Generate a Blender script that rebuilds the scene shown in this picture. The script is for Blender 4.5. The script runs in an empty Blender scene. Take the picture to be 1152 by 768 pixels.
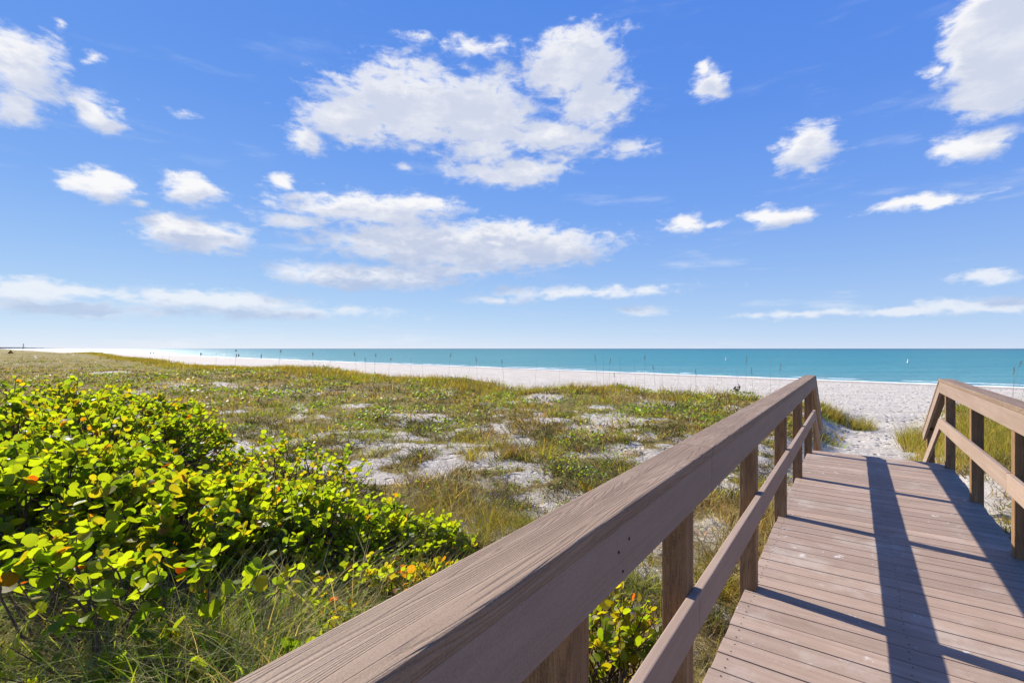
import bpy, bmesh, math, random
import numpy as np
from mathutils import Vector, Matrix

R = math.radians
random.seed(7)
rng = np.random.default_rng(11)
scene = bpy.context.scene
col = scene.collection

# ------------------------------------------------------------------ frame of the place
F = 540.0 / 1152.0                       # focal length over sensor width
EYE = 1.5                                # eye height above the deck (deck top is z = 0)
TH = R(35.5)                             # heading of the boardwalk, clockwise from +Y
ST, CT = math.sin(TH), math.cos(TH)
SUN_AZ, SUN_EL = R(-45.7), R(36.0)
SEA_Z = -2.0
SHORE = 62.6                             # distance of the waterline along the seaward normal
SN = (0.678, 0.735)                      # seaward normal


def wt(n, t):                            # boardwalk coordinates -> world
    return (ST * t + CT * n, CT * t - ST * n)


def nt(x, y):
    return CT * x - ST * y, ST * x + CT * y


# ------------------------------------------------------------------ noise
_perm = np.random.default_rng(3).random((256, 256))


def vnoise(x, y):
    xi = np.floor(x).astype(int); yi = np.floor(y).astype(int)
    fx = x - xi; fy = y - yi
    fx = fx * fx * (3 - 2 * fx); fy = fy * fy * (3 - 2 * fy)
    a = _perm[xi % 256, yi % 256]; b = _perm[(xi + 1) % 256, yi % 256]
    c = _perm[xi % 256, (yi + 1) % 256]; d = _perm[(xi + 1) % 256, (yi + 1) % 256]
    return (a * (1 - fx) + b * fx) * (1 - fy) + (c * (1 - fx) + d * fx) * fy


def fbm(x, y, o=4):
    v = 0; a = .5; n = 0
    for k in range(o):
        v = v + a * vnoise(x * 2 ** k + 17.3 * k, y * 2 ** k + 5.1 * k); n += a; a *= .5
    return v / n


def sst(a, b, x):
    t = np.clip((x - a) / (b - a), 0, 1)
    return t * t * (3 - 2 * t)


def gpt(u, v, z=-.8):                    # where the sight line of a spot in the photograph meets the ground
    Y = 540 * (EYE - z) / (v - 392)
    return ((u - 576) / 540 * Y, Y)


# ------------------------------------------------------------------ terrain
def s0_of(q):
    return 22 + 7 * sst(6, -6, q)


def pc(t):                               # the trodden path drifts to the right on its way to the beach
    return np.interp(t, [8, 12, 20, 32], [.2, .3, .85, 1.6])


def height(x, y):
    x = np.asarray(x, float); y = np.asarray(y, float)
    s = SN[0] * x + SN[1] * y; q = -SN[1] * x + SN[0] * y
    n, t = nt(x, y)
    s0 = s0_of(q)
    crest = np.interp(q, [-60, -20, 0, 6.8, 9.8, 14.1, 17.7, 20, 26.3, 28.5, 35.9, 46.5, 65.5, 91, 100, 111, 138, 162, 184, 198, 230, 400],
                      [-1.05, -1.0, -.8, -.68, -.7, -.58, -1.02, -1.08, -.62, -.88, -.93, -.55, -1.05, -1.40, -1.25, -.9, -.72, -.42, .14, .10, -.5, -.4])
    inner = np.interp(q, [-30, 0, 20, 40, 60, 90, 120, 145, 174, 197, 260], [-.85, -.82, -.9, -.9, -.9, -.85, -.68, -.42, -.2, -.1, -.1])
    z = inner + (crest - inner) * sst(s0 - 14, s0 - 3, s)
    und = (fbm(x * .33 + 4, y * .33) - .5) * .30 + (fbm(x * .09 + 4, y * .09, 3) - .5) * .5 * sst(30, 70, q) * sst(190, 150, q) + (fbm(x * .9, y * .9 + 9, 3) - .5) * .20
    z = z + und * sst(0, 4, np.hypot(x, y))
    beach = np.interp(s, [22, 27, 45, SHORE, 75, 300], [-1.36, -1.42, -1.62, SEA_Z, -2.7, -12])
    beach = beach + (fbm(x * .8, y * .8, 3) - .5) * .08 * sst(60, 50, s)
    e = sst(0, 4.5, s - s0 + (fbm(x * .4, y * .4 + 30, 2) - .5) * 3)
    z = z + (beach - z) * e
    pz = np.interp(t, [8, 10.5, 14, 22, 40], [-.85, -1.12, -1.2, -1.38, -1.6]) + (fbm(x * 1.6, y * 1.6, 3) - .5) * .10
    pw = sst(2.2, .8, np.abs(n - pc(t))) * sst(7.0, 9.5, t) * (1 - e)
    z = z + (pz - z) * pw
    return z


SAND = [(540, 520, 40, 20), (610, 562, 36, 18), (515, 592, 34, 22), (335, 462, 9, 16), (470, 468, 30, 7),
        (190, 432, 28, 5), (720, 625, 60, 34), (745, 700, 45, 40), (60, 440, 40, 4), (690, 470, 26, 6),
        (430, 500, 22, 7), (590, 495, 22, 12), (655, 480, 24, 6), (560, 480, 30, 6), (350, 437, 30, 4), (610, 450, 24, 4),
        (512, 437, 16, 3), (250, 432, 22, 3), (120, 418, 20, 2), (760, 520, 24, 10), (575, 610, 30, 16),
        (650, 605, 26, 18), (800, 595, 20, 18), (400, 455, 16, 4), (140, 440, 20, 3), (740, 455, 20, 4)]
GREEN = [(500, 482, 30, 6), (725, 468, 38, 7), (655, 500, 34, 9), (635, 525, 30, 10), (418, 470, 22, 6),
         (400, 488, 26, 6), (560, 455, 24, 5), (690, 520, 26, 8), (300, 445, 30, 5), (790, 460, 26, 6), (480, 440, 26, 4),
         (655, 540, 30, 12), (835, 455, 20, 5), (210, 440, 26, 4), (340, 500, 20, 6)]


def spots(x, y, lst):
    m = np.zeros_like(x)
    for (u, v, ru, rv) in lst:
        cx, cy = gpt(u, v)
        k = cy / 540
        rx = ru * k
        ry = abs(gpt(u, v - rv)[1] - gpt(u, v + rv)[1]) / 2
        # ellipse aligned with the sight line over the ground
        l = math.hypot(cx, cy); dx, dy = cx / l, cy / l
        a = (x - cx) * dy - (y - cy) * dx; b = (x - cx) * dx + (y - cy) * dy
        m = np.maximum(m, np.exp(-((a / rx) ** 2 + (b / ry) ** 2) * 1.1))
    return m


def cover(x, y):
    """0 = bare sand, 1 = thick growth"""
    x = np.asarray(x, float); y = np.asarray(y, float)
    s = SN[0] * x + SN[1] * y; q = -SN[1] * x + SN[0] * y
    n, t = nt(x, y)
    f = fbm(x * .55 + 2, y * .55, 3) * .45 + fbm(x * 2.1 + 7, y * 2.1, 4) * .55
    far = sst(10, 30, np.hypot(x, y))
    c = sst(.36 - .17 * far, .52 - .15 * far, f)
    c = c * (1 - .95 * spots(x, y, SAND) * (1 if True else 0) * sst(.25, .55, fbm(x * 1.9, y * 1.9 + 3, 4)) )
    c = np.maximum(c, .75 * spots(x, y, GREEN))
    edge = s - s0_of(q) + (fbm(x * .5, y * .5 + 30, 3) - .5) * 5
    c = c * sst(2.0, -1.0, edge)
    crest = sst(-6, -1.5, edge) * sst(2.5, .5, edge)
    c = np.maximum(c, crest * sst(.3, .5, f))
    pw = sst(2.4, 1.0, np.abs(n - pc(t) + (fbm(x * .7, y * .7, 2) - .5) * 1.5)) * sst(7, 8.5, t)
    return c * (1 - pw)


def clear_of_deck(x, y, m=.0):
    n, t = nt(x, y)
    return ~((n > -.60 - m) & (n < 1.04 + m) & (t < 10.3))


# ------------------------------------------------------------------ node helpers
def new_mat(name):
    m = bpy.data.materials.new(name); m.use_nodes = True
    nt_ = m.node_tree
    for nd in list(nt_.nodes): nt_.nodes.remove(nd)
    return m, nt_


class NG:
    def __init__(s, tree): s.t = tree

    def n(s, typ, ins=None, **props):
        nd = s.t.nodes.new(typ)
        for k, v in props.items(): setattr(nd, k, v)
        for k, v in (ins or {}).items():
            sk = nd.inputs[k]
            if isinstance(v, bpy.types.NodeSocket): s.t.links.new(v, sk)
            else: sk.default_value = v
        return nd

    def m(s, op, a, b=0.0, c=0.0, clamp=False):
        nd = s.n('ShaderNodeMath', {0: a, 1: b, 2: c}, operation=op); nd.use_clamp = clamp
        return nd.outputs[0]

    def ramp(s, fac, stops, interp='LINEAR'):
        nd = s.n('ShaderNodeValToRGB', {0: fac})
        cr = nd.color_ramp; cr.interpolation = interp
        while len(cr.elements) < len(stops): cr.elements.new(.5)
        for e, (p, c) in zip(cr.elements, stops):
            e.position = p; e.color = (*c, 1) if len(c) == 3 else c
        return nd.outputs[0]

    def mix(s, fac, a, b, blend='MIX'):
        nd = s.n('ShaderNodeMix', data_type='RGBA', blend_type=blend)
        for i, v in ((0, fac), (6, a), (7, b)):
            if isinstance(v, bpy.types.NodeSocket): s.t.links.new(v, nd.inputs[i])
            else: nd.inputs[i].default_value = v if i == 0 else ((*v, 1) if len(v) == 3 else v)
        return nd.outputs[2]

    def maprange(s, v, a, b, c=0., d=1.):
        return s.n('ShaderNodeMapRange', {0: v, 1: a, 2: b, 3: c, 4: d}, interpolation_type='SMOOTHSTEP').outputs[0]


# ------------------------------------------------------------------ materials
def mat_sand():
    m, t = new_mat('dune_sand'); g = NG(t)
    tc = g.n('ShaderNodeTexCoord').outputs['Object']
    at = g.n('ShaderNodeAttribute', attribute_name='cover').outputs['Fac']
    at2 = g.n('ShaderNodeAttribute', attribute_name='wet').outputs['Fac']
    big = g.n('ShaderNodeTexNoise', {'Vector': tc, 'Scale': .6, 'Detail': 6., 'Roughness': .6}).outputs[0]
    fine = g.n('ShaderNodeTexNoise', {'Vector': tc, 'Scale': 9., 'Detail': 8., 'Roughness': .7}).outputs[0]
    sand = g.ramp(big, [(.3, (.53, .475, .405)), (.7, (.64, .585, .505))])
    deb = g.m('MULTIPLY', g.maprange(fine, .50, .60), g.maprange(big, .35, .6))
    n3 = g.n('ShaderNodeTexNoise', {'Vector': tc, 'Scale': 22., 'Detail': 5., 'Roughness': .7}).outputs[0]
    near_litter = g.m('MULTIPLY', g.maprange(n3, .50, .62), g.maprange(at, .0, .35))
    litter = g.ramp(n3, [(.3, (.085, .065, .025)), (.5, (.23, .175, .04)), (.7, (.38, .29, .065))])
    f = g.m('MAXIMUM', g.maprange(at, .35, .9, 0, .94), g.m('MULTIPLY', near_litter, .6))
    c = g.mix(f, sand, litter)
    trk = g.n('ShaderNodeTexNoise', {'Vector': g.n('ShaderNodeMapping', {'Vector': tc, 'Rotation': (0, 0, R(42.7)), 'Scale': (.12, .9, 1)}).outputs[0], 'Scale': 1., 'Detail': 8., 'Roughness': .75}).outputs[0]
    c = g.mix(g.m('MULTIPLY', g.maprange(trk, .50, .66, 0, .34), g.m('SUBTRACT', 1., at)), c, (.36, .30, .24))
    shl = g.n('ShaderNodeTexNoise', {'Vector': tc, 'Scale': 5., 'Detail': 6., 'Roughness': .8}).outputs[0]
    c = g.mix(g.maprange(shl, .63, .70, 0, .5), c, (.20, .16, .12))
    c = g.mix(g.m('MULTIPLY', at2, .7), c, (.40, .35, .30))
    # wind ripples and footprints
    vor = g.n('ShaderNodeTexVoronoi', {'Vector': g.n('ShaderNodeVectorMath', {0: tc, 1: g.n('ShaderNodeTexNoise', {'Vector': tc, 'Scale': 2.}).outputs[1]}, operation='ADD').outputs[0], 'Scale': 2.6}, feature='SMOOTH_F1').outputs['Distance']
    foot = g.maprange(vor, .08, .38)
    hgt = g.m('ADD', g.m('MULTIPLY', foot, .55), g.m('MULTIPLY', fine, .5))
    bump = g.n('ShaderNodeBump', {'Strength': 1., 'Distance': .28, 'Height': hgt})
    grain = g.n('ShaderNodeTexNoise', {'Vector': tc, 'Scale': 60., 'Detail': 3.}).outputs[0]
    bump2 = g.n('ShaderNodeBump', {'Strength': .5, 'Distance': .012, 'Height': grain, 'Normal': bump.outputs[0]})
    p = g.n('ShaderNodeBsdfPrincipled', {'Base Color': c, 'Roughness': .95, 'Specular IOR Level': .1, 'Normal': bump2.outputs[0]})
    o = g.n('ShaderNodeOutputMaterial', {0: p.outputs[0]})
    return m


def mat_water():
    m, t = new_mat('sea_water'); g = NG(t)
    tc = g.n('ShaderNodeTexCoord').outputs['Object']
    s = g.n('ShaderNodeVectorMath', {0: tc, 1: (SN[0], SN[1], 0)}, operation='DOT_PRODUCT').outputs['Value']
    band = g.n('ShaderNodeTexNoise', {'Vector': g.n('ShaderNodeMapping', {'Vector': tc, 'Rotation': (0, 0, R(42.7)), 'Scale': (.003, .02, 1)}).outputs[0], 'Scale': 1., 'Detail': 5., 'Roughness': .6}).outputs[0]
    sl = g.m('LOGARITHM', g.m('MAXIMUM', s, 1.), 10.)
    sl = g.m('ADD', sl, g.m('MULTIPLY', g.m('SUBTRACT', band, .5), 1.0))
    f = g.m('DIVIDE', g.m('SUBTRACT', sl, 1.75), 2.6)
    c = g.ramp(f, [(0., (.10, .25, .25)), (.08, (.04, .21, .225)), (.30, (.010, .17, .19)), (.52, (.003, .130, .16)), (.74, (.001, .070, .12)), (1., (.001, .04, .09))])
    # wave bumps, longer along the shore
    mp = g.n('ShaderNodeMapping', {'Vector': tc, 'Rotation': (0, 0, R(42.7)), 'Scale': (.35, 1., 1)}).outputs[0]
    w1 = g.n('ShaderNodeTexNoise', {'Vector': mp, 'Scale': .9, 'Detail': 6., 'Roughness': .6}).outputs[0]
    w2 = g.n('ShaderNodeTexNoise', {'Vector': mp, 'Scale': .12, 'Detail': 4., 'Roughness': .6}).outputs[0]
    h = g.m('ADD', w1, g.m('MULTIPLY', w2, 3.))
    bump = g.n('ShaderNodeBump', {'Strength': 1., 'Distance': .45, 'Height': h})
    # foam at the waterline and a few broken crests
    fn = g.n('ShaderNodeTexNoise', {'Vector': tc, 'Scale': .25, 'Detail': 6., 'Roughness': .65}).outputs[0]
    sf = g.m('ADD', s, g.m('MULTIPLY', g.m('SUBTRACT', fn, .5), 5.0))
    foam = g.maprange(sf, SHORE + 2.2, SHORE + .6)
    line = g.m('MULTIPLY', g.maprange(g.m('ABSOLUTE', g.m('SUBTRACT', sf, SHORE + 5.2)), .8, .3), g.maprange(fn, .48, .55))
    foam = g.m('MAXIMUM', foam, line)
    c = g.mix(foam, c, (.80, .82, .82))
    p = g.n('ShaderNodeBsdfPrincipled', {'Base Color': c, 'Roughness': g.m('ADD', .30, g.m('MULTIPLY', foam, .6)), 'IOR': 1.33, 'Specular IOR Level': .2, 'Normal': bump.outputs[0]})
    g.n('ShaderNodeOutputMaterial', {0: p.outputs[0]})
    return m


def mat_board(name, axis, c1, c2, c3, grain=1.0, bumpd=.0015, spots=0.0):
    """composite / weathered board, grain running along a local axis; 'tone' attribute varies board by board"""
    m, t = new_mat(name); g = NG(t)
    tc = g.n('ShaderNodeTexCoord').outputs['Object']
    tone = g.n('ShaderNodeAttribute', attribute_name='tone').outputs['Fac']
    off = g.n('ShaderNodeCombineXYZ', {0: g.m('MULTIPLY', tone, 13.), 1: g.m('MULTIPLY', tone, 7.), 2: g.m('MULTIPLY', tone, 29.)}).outputs[0]
    v = g.n('ShaderNodeVectorMath', {0: tc, 1: off}, operation='ADD').outputs[0]
    sc = [26., 26., 26.]; sc[axis] = 1.3
    mp = g.n('ShaderNodeMapping', {'Vector': v, 'Scale': tuple(sc)}).outputs[0]
    st = g.n('ShaderNodeTexNoise', {'Vector': mp, 'Scale': 1., 'Detail': 6., 'Roughness': .65, 'Distortion': .4}).outputs[0]
    # growth-ring lines: bands distorted by slow noise
    sc2 = [2.2, 2.2, 2.2]; sc2[axis] = .10
    slow = g.n('ShaderNodeTexNoise', {'Vector': g.n('ShaderNodeMapping', {'Vector': v, 'Scale': tuple(sc2)}).outputs[0], 'Scale': 5., 'Detail': 3.5, 'Roughness': .45}).outputs[0]
    line = g.m('ABSOLUTE', g.m('SUBTRACT', g.m('FRACT', g.m('MULTIPLY', slow, 34.)), .5))
    line = g.maprange(line, .0, .26)                      # 0 in the dark line
    blot = g.n('ShaderNodeTexNoise', {'Vector': v, 'Scale': 3.5, 'Detail': 6., 'Roughness': .65}).outputs[0]
    c = g.ramp(st, [(.28, c1), (.5, c2), (.72, c3)])
    c = g.mix(g.maprange(blot, .35, .70, 0, .45), c, c1)
    gl = g.m('MULTIPLY', g.m('SUBTRACT', 1., line), .5 * grain)
    c = g.mix(gl, c, tuple(x * .35 for x in c1))
    chk = g.n('ShaderNodeTexNoise', {'Vector': g.n('ShaderNodeMapping', {'Vector': v, 'Scale': tuple(3.2 if i_ == axis else 60. for i_ in range(3))}).outputs[0], 'Scale': 1., 'Detail': 5., 'Roughness': .7}).outputs[0]
    c = g.mix(g.maprange(chk, .60, .72, 0, .55 * min(1, grain + .15)), c, tuple(x * .3 for x in c1))
    val = g.m('ADD', .86, g.m('MULTIPLY', tone, .28))
    c = g.n('ShaderNodeHueSaturation', {'Value': val, 'Color': c}).outputs[0]
    if spots:
        sp = g.n('ShaderNodeTexNoise', {'Vector': tc, 'Scale': 7.5, 'Detail': 4., 'Roughness': .75}).outputs[0]
        zone = g.n('ShaderNodeTexNoise', {'Vector': tc, 'Scale': .9, 'Detail': 2.}).outputs[0]
        k = g.m('MULTIPLY', g.maprange(sp, .62, .68), g.maprange(zone, .42, .54))
        c = g.mix(g.m('MULTIPLY', k, .75), c, (.60, .58, .56))
        dirt = g.n('ShaderNodeTexNoise', {'Vector': tc, 'Scale': 1.7, 'Detail': 7., 'Roughness': .7}).outputs[0]
        c = g.mix(g.maprange(dirt, .50, .68, 0, .42), c, (.47, .42, .36))
        stain = g.n('ShaderNodeTexNoise', {'Vector': tc, 'Scale': 4.3, 'Detail': 6., 'Roughness': .7, 'Distortion': .8}).outputs[0]
        c = g.mix(g.maprange(stain, .56, .70, 0, .30), c, (.16, .095, .06))
    fine = g.n('ShaderNodeTexNoise', {'Vector': v, 'Scale': 240., 'Detail': 2.}).outputs[0]
    c = g.mix(g.maprange(fine, .3, .7, 0, .18), c, tuple(x * 1.5 for x in c3))
    h = g.m('ADD', g.m('ADD', g.m('MULTIPLY', line, .8 * grain), g.m('MULTIPLY', st, .8)), g.m('MULTIPLY', fine, .3))
    b = g.n('ShaderNodeBump', {'Strength': .65, 'Distance': bumpd, 'Height': h})
    p = g.n('ShaderNodeBsdfPrincipled', {'Base Color': c, 'Roughness': .72, 'Specular IOR Level': .3, 'Normal': b.outputs[0]})
    g.n('ShaderNodeOutputMaterial', {0: p.outputs[0]})
    return m


def mat_leafy(name, trans=.45, rough=.6, spec=.2, veins=False, tmul=(1.5, 1.5, .7)):
    m, t = new_mat(name); g = NG(t)
    c = g.n('ShaderNodeAttribute', attribute_name='Col').outputs['Color']
    if veins:
        uv = g.n('ShaderNodeUVMap', uv_map='UVMap').outputs[0]
        sx = g.n('ShaderNodeSeparateXYZ', {0: uv})
        x, y = sx.outputs[0], sx.outputs[1]
        ax = g.m('ABSOLUTE', x)
        mid = g.maprange(ax, .05, .015)
        side = g.m('ABSOLUTE', g.m('SUBTRACT', g.m('FRACT', g.m('MULTIPLY', g.m('SUBTRACT', y, g.m('MULTIPLY', ax, .75)), 2.6)), .5))
        side = g.m('MULTIPLY', g.maprange(side, .07, .02), .8)
        vn = g.m('MAXIMUM', mid, side)
        c = g.mix(g.m('MULTIPLY', vn, .45), c, (.30, .30, .10))
        mot = g.n('ShaderNodeTexNoise', {'Vector': uv, 'Scale': 3., 'Detail': 4.}).outputs[0]
        c = g.mix(g.maprange(mot, .35, .75, 0, .35), c, g.mix(.5, c, (.16, .12, .02)))
    tm = g.mix(1., c, (*tmul, 1), 'MULTIPLY')
    p = g.n('ShaderNodeBsdfPrincipled', {'Base Color': c, 'Roughness': rough, 'Specular IOR Level': spec})
    tr = g.n('ShaderNodeBsdfTranslucent', {'Color': tm})
    mx = g.n('ShaderNodeMixShader', {0: trans, 1: p.outputs[0], 2: tr.outputs[0]})
    g.n('ShaderNodeOutputMaterial', {0: mx.outputs[0]})
    return m


def mat_plain(name, c, rough=.8, spec=.3, noise=.0, scale=8.):
    m, t = new_mat(name); g = NG(t)
    tc = g.n('ShaderNodeTexCoord').outputs['Object']
    nz = g.n('ShaderNodeTexNoise', {'Vector': tc, 'Scale': scale, 'Detail': 5.}).outputs[0]
    cc = g.ramp(nz, [(.25, tuple(x * (1 - noise) for x in c)), (.75, tuple(min(1, x * (1 + noise)) for x in c))])
    p = g.n('ShaderNodeBsdfPrincipled', {'Base Color': cc, 'Roughness': rough, 'Specular IOR Level': spec})
    g.n('ShaderNodeOutputMaterial', {0: p.outputs[0]})
    return m


M = {}
M['sand'] = mat_sand()
M['water'] = mat_water()
M['deck'] = mat_board('composite_deck_board', 0, (.222, .155, .112), (.298, .212, .158), (.360, .266, .204), .18, .0012, 1.)
M['cap'] = mat_board('composite_rail_board', 1, (.142, .090, .056), (.224, .152, .100), (.300, .212, .145), .75, .0022)
M['fascia'] = mat_board('composite_side_board', 1, (.235, .165, .120), (.285, .205, .155), (.330, .245, .190), .12, .001)
M['post'] = mat_board('treated_pine', 2, (.125, .062, .026), (.25, .140, .062), (.37, .235, .122), 1.0, .002)
M['beam'] = mat_board('treated_pine_beam', 1, (.135, .080, .042), (.230, .142, .078), (.315, .205, .120), .9, .0012)
M['dark'] = mat_plain('screw_hole', (.02, .018, .016), .9, .1)
M['leaf'] = mat_leafy('sea_grape_leaf', 0.60, .42, .22, True, (2.2, 2.1, .35))
M['grass'] = mat_leafy('dune_grass_blade', .40, .65, .12, False, (1.45, 1.3, .6))
M['mat_leaf'] = mat_leafy('creeper_leaf', .4, .5, .3, False, (1.7, 1.7, .6))
M['twig'] = mat_plain('brown_twig', (.13, .085, .06), .85, .2, .5, 20.)
M['stalk'] = mat_plain('dry_stalk', (.28, .21, .11), .8, .2, .3, 20.)
M['seed'] = mat_plain('seed_head', (.24, .165, .085), .9, .1, .4, 60.)
M['white'] = mat_plain('white_buoy_plastic', (.8, .8, .78), .4, .4, .05)
M['skin'] = mat_plain('skin', (.22, .13, .09), .6, .3, .05)
M['cloth_dark'] = mat_plain('dark_cloth', (.02, .022, .03), .9, .1, .2)
M['cloth_blue'] = mat_plain('blue_cloth', (.03, .06, .15), .9, .1, .2)
M['hair'] = mat_plain('hair', (.02, .014, .01), .7, .3, .2)
M['canvas'] = mat_plain('orange_canvas', (.45, .20, .05), .9, .1, .15)
M['farland'] = mat_plain('far_land', (.08, .10, .12), .95, .05, .3, .002)


# ------------------------------------------------------------------ object helpers
def mesh_np(name, verts, faces_flat, fsize, mat, parent=None, smooth=False, colors=None, uvs=None, attrs=None):
    """verts (N,3), faces_flat int array, fsize = int (all faces the same size)"""
    me = bpy.data.meshes.new(name)
    verts = np.asarray(verts, np.float32); ff = np.asarray(faces_flat, np.int32).ravel()
    nf = len(ff) // fsize
    me.vertices.add(len(verts)); me.vertices.foreach_set('co', verts.ravel())
    me.loops.add(len(ff)); me.loops.foreach_set('vertex_index', ff)
    me.polygons.add(nf)
    me.polygons.foreach_set('loop_start', np.arange(nf, dtype=np.int32) * fsize)
    if smooth: me.polygons.foreach_set('use_smooth', np.ones(nf, bool))
    me.update(calc_edges=True)
    if colors is not None:
        a = me.attributes.new('Col', 'FLOAT_COLOR', 'POINT')
        c = np.ones((len(verts), 4), np.float32); c[:, :3] = colors
        a.data.foreach_set('color', c.ravel())
    if uvs is not None:
        u = me.uv_layers.new(name='UVMap')
        u.data.foreach_set('uv', np.asarray(uvs, np.float32)[ff].ravel())
    for k, v in (attrs or {}).items():
        a = me.attributes.new(k, 'FLOAT', 'POINT'); a.data.foreach_set('value', np.asarray(v, np.float32))
    me.materials.append(mat)
    o = bpy.data.objects.new(name, me); col.objects.link(o)
    if parent: o.parent = parent
    return o


def tag(o, label=None, cat=None, group=None, kind=None):
    if label: o['label'] = label
    if cat: o['category'] = cat
    if group: o['group'] = group
    if kind: o['kind'] = kind
    return o


def empty(name, loc, rz=0):
    o = bpy.data.objects.new(name, None); col.objects.link(o)
    o.location = loc; o.rotation_euler = (0, 0, rz); o.empty_display_size = .2
    return o


class Boxes:
    """bevelled boxes gathered in one mesh, each with its own tone"""
    def __init__(s): s.bm = bmesh.new(); s.tone = s.bm.verts.layers.float.new('tone')

    def box(s, a, b, bevel=.003, tone=None, mat=None, wob=0):
        r = bmesh.ops.create_cube(s.bm, size=1)
        vs = r['verts']
        c = [(a[i] + b[i]) / 2 for i in range(3)]; d = [abs(b[i] - a[i]) for i in range(3)]
        for v in vs: v.co = Vector((v.co[0] * d[0], v.co[1] * d[1], v.co[2] * d[2]))
        X = mat or Matrix.Translation(c)
        for v in vs: v.co = X @ v.co
        tn = random.random() if tone is None else tone
        for v in vs: v[s.tone] = tn
        if bevel:
            es = list({e for v in vs for e in v.link_edges})
            r = bmesh.ops.bevel(s.bm, geom=es, offset=bevel, segments=2, profile=.6, affect='EDGES')
            for v in r['verts']: v[s.tone] = tn
        return s

    def bar(s, p, q, w, h, bevel=.003, tone=None):
        """a board from p to q, width w sideways, height h"""
        p = Vector(p); q = Vector(q); d = (q - p); L = d.length; d.normalize()
        side = d.cross(Vector((0, 0, 1)))
        if side.length < 1e-4: side = Vector((1, 0, 0))
        side.normalize(); up = side.cross(d)
        X = Matrix.Translation((p + q) / 2) @ Matrix((side, d, up)).transposed().to_4x4()
        return s.box((-w / 2, -L / 2, -h / 2), (w / 2, L / 2, h / 2), bevel, tone, X)

    def build(s, name, mat, parent=None):
        me = bpy.data.meshes.new(name); s.bm.to_mesh(me); s.bm.free(); me.materials.append(mat)
        for p in me.polygons: p.use_smooth = False
        o = bpy.data.objects.new(name, me); col.objects.link(o)
        if parent: o.parent = parent
        return o


def tube(P, rad, sides=5):
    """verts, quads of a tapered tube through the points P"""
    P = np.asarray(P, float); k = len(P); rad = np.broadcast_to(rad, (k,))
    T = np.gradient(P, axis=0); T /= np.linalg.norm(T, axis=1)[:, None] + 1e-9
    ref = np.array([.3, .2, 1.]) if abs(T[0, 2]) < .8 else np.array([1., .1, 0])
    A = np.cross(T, ref); A /= np.linalg.norm(A, axis=1)[:, None] + 1e-9
    B = np.cross(T, A)
    th = np.arange(sides) / sides * 2 * np.pi
    V = P[:, None] + rad[:, None, None] * (np.cos(th)[None, :, None] * A[:, None] + np.sin(th)[None, :, None] * B[:, None])
    i = np.arange(k - 1)[:, None] * sides; j = np.arange(sides)[None]; j2 = (j + 1) % sides
    Q = np.stack([i + j, i + j2, i + sides + j2, i + sides + j], -1).reshape(-1, 4)
    return V.reshape(-1, 3), Q


def join_tubes(lst):
    Vs, Qs, o = [], [], 0
    for V, Q in lst:
        Vs.append(V); Qs.append(Q + o); o += len(V)
    return np.concatenate(Vs), np.concatenate(Qs)


# ------------------------------------------------------------------ blades
def blades(base, az, L, W, lean, bend, colr, segs=3, tipcol=None):
    """base (N,3). one tapering, arching strip of triangles per blade"""
    N = len(base)
    s = np.linspace(0, 1, segs + 1)
    hor = L[:, None] * (lean[:, None] * s + bend[:, None] * s ** 2)
    ver = L[:, None] * (s - (.35 * bend[:, None]) * s ** 2 * np.abs(1)) * np.sqrt(np.clip(1 - (lean[:, None] * .7) ** 2, .1, 1))
    dx, dy = np.cos(az), np.sin(az)
    C = np.empty((N, segs + 1, 3))
    C[..., 0] = base[:, 0, None] + hor * dx[:, None]
    C[..., 1] = base[:, 1, None] + hor * dy[:, None]
    C[..., 2] = base[:, 2, None] + ver
    tw = az + rng.uniform(.3, 2.8, N)
    wx, wy = np.cos(tw), np.sin(tw)
    w = W[:, None] * (1 - s[:-1] ** 1.6) * .5
    V = np.empty((N, 2 * segs + 1, 3))
    V[:, 0:2 * segs:2] = C[:, :-1]; V[:, 1:2 * segs:2] = C[:, :-1]; V[:, -1] = C[:, -1]
    V[:, 0:2 * segs:2, 0] -= w * wx[:, None]; V[:, 0:2 * segs:2, 1] -= w * wy[:, None]
    V[:, 1:2 * segs:2, 0] += w * wx[:, None]; V[:, 1:2 * segs:2, 1] += w * wy[:, None]
    tri = []
    for k in range(segs - 1):
        a = 2 * k; tri += [(a, a + 1, a + 3), (a, a + 3, a + 2)]
    a = 2 * (segs - 1); tri.append((a, a + 1, a + 2))
    tri = np.array(tri)
    Fc = (np.arange(N)[:, None, None] * (2 * segs + 1) + tri[None]).reshape(-1, 3)
    cc = np.repeat(colr[:, None], 2 * segs + 1, 1)
    if tipcol is not None:
        k = np.concatenate([np.repeat(s[:-1], 2), [1]])[None, :, None]
        cc = cc * (1 - k) + tipcol[:, None] * k
    return V.reshape(-1, 3), Fc, cc.reshape(-1, 3)


def pick(pal, n, jit=.18):
    pal = np.array(pal); w = pal[:, 3] / pal[:, 3].sum()
    c = pal[rng.choice(len(pal), n, p=w), :3]
    return np.clip(c * (1 + rng.normal(0, jit, (n, 1))) * (1 + rng.normal(0, jit * .4, (n, 3))), .005, 1)


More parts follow.
